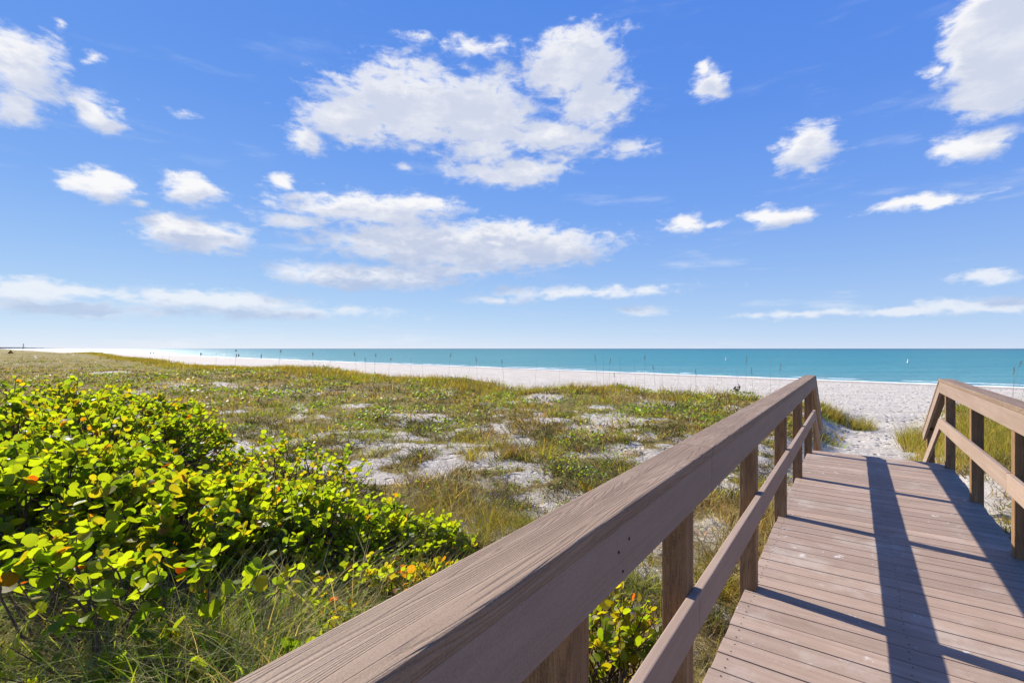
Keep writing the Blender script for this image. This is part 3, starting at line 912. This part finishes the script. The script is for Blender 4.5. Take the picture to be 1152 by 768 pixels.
def fore_grass():
    parts = []
    # tangled dry grass in the left foreground and under the railing
    n = 2600
    x = rng.uniform(-5.2, 1.6, n); y = rng.uniform(1.6, 4.6, n)
    nn, t = nt(x, y)
    k = (nn < -.70) & (np.hypot(x, y) > 1.5) & ~((np.abs(x) < .9 + (y - 1.6) * .3) & (y > 3.1) & (x > -.3))
    k &= (x < -.6) | (rng.random(n) < .28)
    k &= fbm(x * 1.6 + 3, y * 1.6, 3) > .40
    P = np.stack([x[k], y[k]], -1)
    parts.append(tufts(P, 11, (.18, .52), (.005, .009), .07, G_FORE, (.1, .9), (.2, 1.1), 5, tip=(.42, .36, .22)))
    k2 = k & (rng.random(n) < .16)
    P = np.stack([x[k2], y[k2]], -1)
    parts.append(tufts(P, 12, (.40, .85), (.006, .011), .05, [(.24, .32, .03, 3), (.34, .38, .05, 2), (.14, .2, .025, 2), (.5, .42, .2, 1)], (.02, .5), (.1, .8), 6))
    n = 420
    x = rng.uniform(-4.6, -.9, n); y = rng.uniform(2.6, 4.3, n)
    nn, t = nt(x, y); k = (nn < -1.3)
    P = np.stack([x[k], y[k]], -1)
    parts.append(tufts(P, 10, (.35, .80), (.005, .010), .06, [(.60, .48, .26, 3), (.40, .42, .06, 2), (.26, .34, .03, 2), (.30, .17, .07, 1)], (.05, .7), (.2, 1.1), 6, tip=(.6, .52, .34)))
    n = 240
    x = rng.uniform(-4.4, -.9, n); y = rng.uniform(2.4, 3.9, n)
    nn, t = nt(x, y); k = (nn < -1.3) & (fbm(x * 1.3 + 9, y * 1.3, 2) > .47)
    P = np.stack([x[k], y[k]], -1)
    parts.append(tufts(P, 7, (.30, .75), (.010, .017), .05, [(.22, .33, .02, 3), (.34, .40, .03, 2), (.13, .21, .02, 2)], (.05, .6), (.2, 1.), 6))
    # thin tangle in front of and between the bushes
    n = 1500
    x = rng.uniform(-6.5, -.3, n); y = rng.uniform(4.0, 7.0, n)
    k = rng.random(n) < .6
    P = np.stack([x[k], y[k]], -1)
    parts.append(tufts(P, 8, (.2, .5), (.0045, .008), .08, G_DRY, (.1, .8), (.2, 1.), 4))
    # straw along the deck edge
    n = 900
    t = rng.uniform(.8, 8.2, n); nn = -.60 - np.abs(rng.normal(0, .32, n))
    x, y = ST * t + CT * nn, CT * t - ST * nn
    k = fbm(x * 1.1, y * 1.1 + 50, 3) > .42
    P = np.stack([x[k], y[k]], -1)
    parts.append(tufts(P, 12, (.15, .42), (.0045, .008), .05, G_DRY[:3] + [(.2, .22, .05, 1.3)], (.1, .8), (.1, .9), 4))
    V, F_, C = merge(parts)
    o = mesh_np('tall_grass', V, F_, 3, M['grass'], colors=C)
    tag(o, 'tangled tall dry and green grass in the near left foreground and along the deck', 'grass', kind='stuff')


def clump(name, label, cx, cy, rx, ry, n, L, pal, nb=14, group=None):
    a = rng.uniform(0, 6.283, n); r = np.sqrt(rng.random(n))
    x = cx + rx * r * np.cos(a); y = cy + ry * r * np.sin(a)
    n_, t_ = nt(x, y)
    if nt(cx, cy)[0] > .9: k = n_ > np.maximum(1.1, pc(t_) + .45 + .35 * np.sin(t_ * 1.7))
    elif nt(cx, cy)[1] > 12: k = n_ < pc(t_) - .25
    else: k = n_ < 99
    x, y = x[k], y[k]; n = len(x)
    P = np.stack([x, y], -1)
    rr = math.hypot(cx, cy)
    V, F_, C = tufts(P, nb, L, (.005, .009), .06, pal, (.02, .55), (.05, .55), 3, rscale=np.full(n, max(.8, min(rr / 14, 3))))
    gz = float(height(cx, cy))
    V = V - np.array([cx, cy, gz])
    o = mesh_np(name, V, F_, 3, M['grass'], colors=C); o.location = (cx, cy, gz)
    tag(o, label, 'grass clump', group)


def ground_cover():
    x, y, r = polar(120000, 4.0, 60)
    g_ = spots(x, y, GREEN)
    f = fbm(x * .5 + 70, y * .5 + 12, 4)
    k = (rng.random(len(x)) < np.maximum(g_ * 1.0, sst(.56, .66, f) * .8 * cover(x, y))) & clear_of_deck(x, y, .1) & ~bush_mask(x, y)
    x, y, r = x[k], y[k], r[k]
    n = len(x)
    sc = np.clip(r / 10, .7, 4)
    R_ = rng.uniform(.016, .032, n) * sc
    z = height(x, y) + rng.uniform(.02, .12, n) * np.clip(sc, .6, 1.5) * (1 + 1.6 * g_[k])
    nrm = rng.normal(0, .5, (n, 3)); nrm[:, 2] = rng.uniform(.3, 1, n); nrm /= np.linalg.norm(nrm, axis=1)[:, None]
    u = np.cross(nrm, rng.normal(0, 1, (n, 3))); u /= np.linalg.norm(u, axis=1)[:, None]; w = np.cross(nrm, u)
    th = np.arange(5) / 5 * 2 * np.pi
    V = np.stack([x, y, z], -1)[:, None] + R_[:, None, None] * (np.cos(th)[None, :, None] * u[:, None] + np.sin(th)[None, :, None] * w[:, None] * .7)
    Fc = (np.arange(n)[:, None] * 5 + np.array([0, 1, 2, 0, 2, 3, 0, 3, 4])[None]).reshape(-1, 3)
    C = pick([(.17, .26, .02, 3), (.26, .34, .025, 3), (.10, .16, .02, 2.5), (.34, .30, .05, 1)], n)
    o = mesh_np('ground_cover', V.reshape(-1, 3), Fc, 3, M['mat_leaf'], colors=np.repeat(C, 5, 0))
    tag(o, 'low creeping green plants in mats on the dune sand', 'ground cover', kind='stuff')


def dry_twigs():
    x, y, r = polar(90000, 3.2, 45)
    c = cover(x, y); f = fbm(x * .6 + 11, y * .6 + 80, 3)
    k = (rng.random(len(x)) < sst(.0, .35, c) * sst(.36, .55, f) * sst(32, 12, r) + .11 * sst(26, 10, r)) & clear_of_deck(x, y, .05) 
    n_, t_ = nt(x, y)
    k &= ~((np.abs(n_ - pc(t_)) < .9) & (t_ > 8))
    x, y, r = x[k], y[k], r[k]; n = len(x)
    base = np.stack([x, y, height(x, y) + rng.uniform(-.01, .05, n)], -1)
    sc = np.clip(r / 6, .8, 6)
    V, F_, C = blades(base, rng.uniform(0, 6.28, n), rng.uniform(.06, .22, n), rng.uniform(.004, .007, n) * sc,
                      rng.uniform(.5, 1.25, n), rng.uniform(-.4, .6, n), pick([(.17, .12, .08, 3), (.27, .20, .14, 2), (.09, .065, .045, 2), (.36, .30, .22, 1)], n), 2)
    o = mesh_np('dry_twigs', V, F_, 3, M['grass'], colors=C)
    tag(o, 'grey brown dead twigs and runners littering the dune sand', 'dead twigs', kind='stuff')


dune_grass(); fore_grass(); ground_cover(); dry_twigs()


def at(u, v, z):
    Y = 540 * (EYE - z) / (v - 392); return (u - 576) / 540 * Y, Y


G_SUN = [(.28, .29, .03, 3), (.44, .36, .05, 3), (.12, .14, .02, 2), (.55, .42, .14, 2.5), (.12, .075, .03, 2)]
for (nm, lb, u, v, z, rx, ry, n, L) in (
        ('grass_clump', 'bright green grass clump left of the sandy path below the stairs', 950, 475, -1.2, .9, .9, 110, (.3, .6)),
        ('grass_clump', 'tall yellow green grass right of the sandy path, left of the right handrail end', 1031, 492, -1.1, .9, 2.4, 280, (.35, .7)),
        ('grass_clump', 'sunlit yellow green grass behind the far posts of the right handrail', 1085, 492, -1.0, 2.4, 2.4, 520, (.35, .7)),
        ('grass_clump', 'brownish green grass seen through the right railing at the photo edge', 1140, 520, -.95, 1.9, 1.9, 420, (.3, .6)),
        ('grass_clump', 'upright brown tuft standing alone in the bare sand', 577, 515, -.85, .22, .22, 18, (.3, .55)),
        ('grass_clump', 'low straw grass on sand under the right railing', 1120, 585, -.85, .55, .7, 45, (.12, .3)),
        ('grass_clump', 'grey green wiry grass tuft just behind the middle of the near handrail', 570, 605, -.85, .6, .45, 60, (.15, .4))):
    x, y = at(u, v, z)
    clump(nm, lb, x, y, rx, ry, n, L, [(.22, .15, .07, 3), (.30, .22, .11, 2)] if 'brown tuft' in lb else (G_MID if 'wiry' in lb or 'straw' in lb else G_SUN), group='grass clumps round the boardwalk')

# ------------------------------------------------------------------ sea oats
def sea_oat_meshes(seed, tall, droop):
    rn = np.random.default_rng(seed)
    k = 8; s = np.linspace(0, 1, k)
    az = rn.uniform(0, 6.28)
    P = np.stack([np.cos(az) * droop * s ** 2.2 * tall, np.sin(az) * droop * s ** 2.2 * tall, s * tall * (1 - .12 * droop * s)], -1)
    return P


def sea_oat(x, y, top, seed, label=None, head=True):
    gz = float(height(x, y)) - .02
    tall = top - gz
    r = math.hypot(x, y)
    root = empty('sea_oat', (x, y, gz))
    tag(root, label or 'thin bare sea oat stalk rising from the dune crest grass against the sea', 'sea oat', 'sea oat stalks along the dune crest')
    rn = np.random.default_rng(seed)
    P = sea_oat_meshes(seed, tall, rn.uniform(.02, .14))
    th = .0030 * max(1, r / 19)
    V, Q = tube(P, np.linspace(th * 1.1, th * .7, len(P)), 4)
    mesh_np('stem', V, Q, 4, M['stalk'], root, smooth=True)
    if head:
        # flat spikelets hanging in a plume round the top
        d = P[-1] - P[-2]; d /= np.linalg.norm(d)
        n = 26; hl = rn.uniform(.20, .34)
        s = (np.arange(n) + .5) / n
        base = P[-1] - d * hl * (s[:, None])
        a = rn.uniform(0, 6.28, n); w = .0135 * max(1, r / 20)
        off = np.stack([np.cos(a), np.sin(a), rn.uniform(-.8, .3, n)], -1)
        c = base + off * (.008 + .018 * s[:, None]) * max(1, r / 25)
        Vv = []; Ff = []
        for i in range(n):
            o = off[i] / np.linalg.norm(off[i]); sdv = np.cross(o, d); sdv /= np.linalg.norm(sdv) + 1e-9
            L = w * 1.7
            b = len(Vv)
            up = np.cross(sdv, o) * w * .3
            Vv += [c[i] - o * L, c[i] + sdv * w * .6 + up, c[i] + o * L, c[i] - sdv * w * .6 + up, c[i] - up]
            Ff += [(b, b + 1, b + 4), (b + 1, b + 2, b + 4), (b + 2, b + 3, b + 4), (b + 3, b, b + 4), (b, b + 3, b + 1), (b + 1, b + 3, b + 2)]
        mesh_np('seed_head', np.array(Vv), np.array(Ff), 3, M['seed'], root)
    return root


# (direction in the photograph, height of the top, has a seed head)
OATS = [(183, 396, 0), (191, 398, 0), (243, 396, 0), (265, 393, 1), (314, 393, 1), (352, 396, 1), (373, 402, 0), (401, 395, 1), (411, 402, 1),
        (421, 397, 1), (437, 402, 1), (462, 403, 0), (475, 405, 0), (505, 396, 1), (527, 404, 0), (537, 401, 1), (567, 404, 1), (602, 402, 0), (630, 405, 0),
        (672, 398, 1), (679, 400, 0), (685, 402, 1), (692, 419, 1), (698, 399, 0), (715, 406, 0), (725, 399, 1), (737, 410, 1),
        (745, 408, 0), (762, 412, 0), (777, 417, 0), (783, 415, 1), (806, 412, 0), (812, 414, 0), (831, 412, 0), (839, 400, 1), (847, 413, 1), (867, 401, 0), (877, 408, 1)]
for k, (u, v, hd) in enumerate(OATS):
    a = (u - 576) / 540
    s0 = 21 + random.uniform(-1.6, .6)
    Y = s0 / (SN[0] * a + SN[1])
    x = a * Y
    z = EYE - (v - 392) * Y / 540
    lb = None
    if hd: lb = 'thin sea oat stalk with a ragged brown seed head on the dune crest'
    if u == 839: lb = 'tall sea oat with a dark seed head just right of the dark brown seed stalk'
    if u == 672: lb = 'leaning sea oat, leftmost of the tall group in the centre of the crest'
    sea_oat(x, y=Y, top=max(z, float(height(x, Y)) + .4), seed=k, label=lb, head=bool(hd))
# one to the far left and one behind the right railing
sea_oat((24 - 576) / 540 * 26, 26, 1.5 - (386 - 392) * 26 / 540, 91, 'lone tall stalk at the far left standing above the horizon', True)
for k, (u, v, Y) in enumerate(((1137, 404, 15.), (1140, 412, 15.3), (1148, 418, 15.6))):
    sea_oat((u - 576) / 540 * Y, Y, 1.5 - (v - 392) * Y / 540, 120 + k, 'grey plumed sea oat rising behind the right handrail' if k == 0 else 'shorter grey sea oat behind the right handrail at the photo edge', True)

# dark brown seed stalk near the left handrail
def dock(x, y, h):
    gz = float(height(x, y))
    root = empty('seed_stalk', (x, y, gz)); tag(root, 'dark brown leafy seed stalk in the crest grass left of the handrail', 'dead plant')
    tb = []; Vv = []; Ff = []
    for j in range(3):
        a = j * 2.1; P = [(0, 0, 0), (.05 * math.cos(a), .05 * math.sin(a), h * .5), (.12 * math.cos(a), .12 * math.sin(a), h * (1 - .18 * j))]
        tb.append(tube(P, [.012, .01, .006], 5))
        for k in range(30):
            s = random.uniform(.45, 1); c = np.array(P[1]) * (1 - s) * 2 + np.array(P[2]) * (2 * s - 1) + rng.normal(0, .022, 3)
            b = len(Vv); q = rng.normal(0, .026, (3, 3)); Vv += [c + q[0], c + q[1], c + q[2], c - q[0] * .5]
            Ff += [(b, b + 1, b + 2), (b, b + 2, b + 3), (b + 1, b + 3, b + 2)]
    V, Q = join_tubes(tb); mesh_np('stem', V, Q, 4, M['twig'], root)
    mesh_np('seed_head', np.array(Vv), np.array(Ff), 3, M['twig'], root)


x, y = at(829, 446, -.62); dock(x, y, .48)

# ------------------------------------------------------------------ people far down the beach
def person(x, y, z, rz, label, shirt, pose=0):
    root = empty('person', (x, y, z), rz)
    tag(root, label, 'person', 'people far along the waterline')
    sp = .12 if pose == 0 else .26
    J = [((0, 0, .95), .13), ((0, 0, 1.15), .125), ((0, 0, 1.38), .155), ((0, 0, 1.50), .06), ((0, .01, 1.60), .095), ((0, .01, 1.70), .085),
         ((.19, 0, 1.42), .055), ((.25, .02, 1.15), .045), ((.24, .10, .90), .035), ((-.19, 0, 1.42), .055), ((-.25, -.02, 1.15), .045), ((-.24, .08, .90), .035),
         ((.10, 0, .88), .095), ((.11, sp, .50), .065), ((.11, sp * .9, .08), .045), ((.11, sp * .9 + .13, .04), .035),
         ((-.10, 0, .88), .095), ((-.11, -sp * .6, .50), .065), ((-.11, -sp * 1.3, .10), .045), ((-.11, -sp * 1.3 + .13, .04), .035)]
    E = [(0, 1), (1, 2), (2, 3), (3, 4), (4, 5), (2, 6), (6, 7), (7, 8), (2, 9), (9, 10), (10, 11), (0, 12), (12, 13), (13, 14), (14, 15), (0, 16), (16, 17), (17, 18), (18, 19)]
    def skin(nm, J, E, mt, sub=1):
        me = bpy.data.meshes.new(nm); me.from_pydata([j[0] for j in J], E, []); me.materials.append(mt)
        o = bpy.data.objects.new(nm, me); col.objects.link(o); o.parent = root
        md = o.modifiers.new('skin', 'SKIN'); md.use_smooth_shade = True
        for v, j in zip(me.skin_vertices[0].data, J): v.radius = (j[1], j[1])
        me.skin_vertices[0].data[0].use_root = True
        o.modifiers.new('sub', 'SUBSURF').levels = sub; o.modifiers['sub'].render_levels = sub
        return o
    skin('body', J, E, M['skin'])
    skin('shorts', [((0, 0, 1.02), .16), ((0, 0, .92), .16), ((.10, .02, .82), .12), ((.11, .05, .58), .10), ((-.10, 0, .82), .12), ((-.11, -.02, .58), .10)],
         [(0, 1), (1, 2), (2, 3), (1, 4), (4, 5)], M['cloth_dark'])
    if shirt: skin('shirt', [((0, 0, 1.02), .155), ((0, 0, 1.2), .15), ((0, 0, 1.40), .17), ((.2, 0, 1.40), .08), ((.235, .01, 1.22), .07), ((-.2, 0, 1.40), .08), ((-.235, -.01, 1.22), .07)],
                    [(0, 1), (1, 2), (2, 3), (3, 4), (2, 5), (5, 6)], shirt)
    skin('hair', [((0, -.02, 1.66), .098), ((0, -.01, 1.74), .08)], [(0, 1)], M['hair'])


def shore_pt(u, off):
    a = (u - 576) / 540; Y = (SHORE + off) / (SN[0] * a + SN[1]); return a * Y, Y


for (u, off, lb, sh, ps) in ((294, -.5, 'person in dark clothes standing at the waterline, nearest of the walkers', M['cloth_dark'], 0),
                             (266, 3.5, 'person standing in the shallows, left of the nearest walker', M['cloth_blue'], 0),
                             (268.5, 8, 'person wading deepest in the water', None, 0),
                             (226, -1., 'person alone on the wet sand between the waders and the far pair', M['cloth_dark'], 1),
                             (169.5, 1., 'left one of the two people together far up the beach', M['cloth_dark'], 1),
                             (172.5, 1.5, 'right one of the two people together far up the beach', M['cloth_blue'], 0)):
    x, y = shore_pt(u, off)
    person(x, y, max(float(height(x, y)), SEA_Z - .75), random.uniform(0, 6), lb, sh, ps)

# people seen against the glare on the far left
for (u, lb) in ((53, 'leftmost person in the bright glare, dark and small'), (62, 'middle person of three in the bright glare at left'), (75, 'right hand person of three in the bright glare at left')):
    x, y = shore_pt(u, 1.); person(x, y, SEA_Z - .1, random.uniform(0, 6), lb, M['cloth_dark'], 0)


# ------------------------------------------------------------------ marker buoys
def buoy(u, v, label):
    Y = 540 * (EYE - SEA_Z) / (v - 392); x = (u - 576) / 540 * Y
    root = empty('marker_buoy', (x, Y, SEA_Z)); tag(root, label, 'buoy', 'white marker buoys offshore')
    prof = [(.02, -.3), (.16, -.25), (.22, 0), (.20, .2), (.12, .4), (.10, .7), (.07, .85), (.01, .9)]
    V = []; F_ = []
    for r, z in prof:
        for k in range(14): V.append((r * math.cos(k / 14 * 6.2832), r * math.sin(k / 14 * 6.2832), z))
    for i in range(len(prof) - 1):
        for k in range(14): F_.append((i * 14 + k, i * 14 + (k + 1) % 14, (i + 1) * 14 + (k + 1) % 14, (i + 1) * 14 + k))
    mesh_np('float', np.array(V), np.array(F_), 4, M['white'], root, smooth=True)
    Vt, Q = tube([(0, 0, .88), (0, 0, 1.05)], .02, 6); mesh_np('mast', Vt, Q, 4, M['white'], root)


buoy(1021.5, 408, 'white can buoy floating offshore left of the right handrail end')
buoy(817, 405, 'faint white buoy in the sea above the dune crest')

# orange beach tent far left
def tent(u, Y):
    x = (u - 576) / 540 * Y; z = float(height(x, Y))
    root = empty('beach_tent', (x, Y, z)); tag(root, 'small pointed orange beach tent on the far left dune', 'tent')
    b = .5; h = 1.25
    V = [(-b, -b, 0), (b, -b, 0), (b, b, 0), (-b, b, 0), (0, 0, h), (-.3, -b - .01, 0), (.3, -b - .01, 0), (0, -b * .45 - .03, h * .6)]
    me = bpy.data.meshes.new('canopy'); me.from_pydata(V[:5], [], [(0, 1, 4), (1, 2, 4), (2, 3, 4), (3, 0, 4), (0, 3, 2, 1)]); me.materials.append(M['canvas'])
    o = bpy.data.objects.new('canopy', me); col.objects.link(o); o.parent = root
    me = bpy.data.meshes.new('door_opening'); me.from_pydata(V[5:], [], [(0, 1, 2)]); me.materials.append(M['cloth_dark'])
    o = bpy.data.objects.new('door_opening', me); col.objects.link(o); o.parent = root


tent(12, 150)

# far land on the horizon at the left
def far_land():
    n = 60; V = []; F_ = []
    for k in range(n + 1):
        s = k / n; u = -120 + 150 * s; Y = 5200
        x = (u - 576) / 540 * Y
        h = 22 * (1 - s ** 3) * (.6 + .5 * random.random()) + .1
        for (dy, z) in ((0, -3), (30, h), (400, h), (460, -3)): V.append((x, Y + dy, z))
    for k in range(n):
        for j in range(3): a = k * 4 + j; F_.append((a, a + 4, a + 5, a + 1))
    me = bpy.data.meshes.new('far_shore'); me.from_pydata(V, [], F_); me.materials.append(M['farland'])
    o = bpy.data.objects.new('far_shore', me); col.objects.link(o); tag(o, kind='structure')


far_land()

# ------------------------------------------------------------------ camera and render settings
cd = bpy.data.cameras.new('camera'); co = bpy.data.objects.new('camera', cd); col.objects.link(co)
cd.sensor_width = 36; cd.lens = F * 36; cd.sensor_fit = 'HORIZONTAL'
cd.shift_y = 8 / 1152; cd.clip_start = .05; cd.clip_end = 300000
co.location = (0, 0, EYE); co.rotation_euler = (R(90), 0, 0)
scene.camera = co
vs = scene.view_settings
scene.display_settings.display_device = 'sRGB'
vs.view_transform = 'Standard'; vs.look = 'None'; vs.exposure = EXPO; vs.gamma = 1; vs.use_curve_mapping = False
scene.render.engine = 'CYCLES'
cy = scene.cycles
cy.use_denoising = True; cy.max_bounces = 6; cy.transparent_max_bounces = 4; cy.use_adaptive_sampling = True; cy.adaptive_threshold = .012
cy.sample_clamp_indirect = 6; cy.caustics_reflective = False; cy.caustics_refractive = False
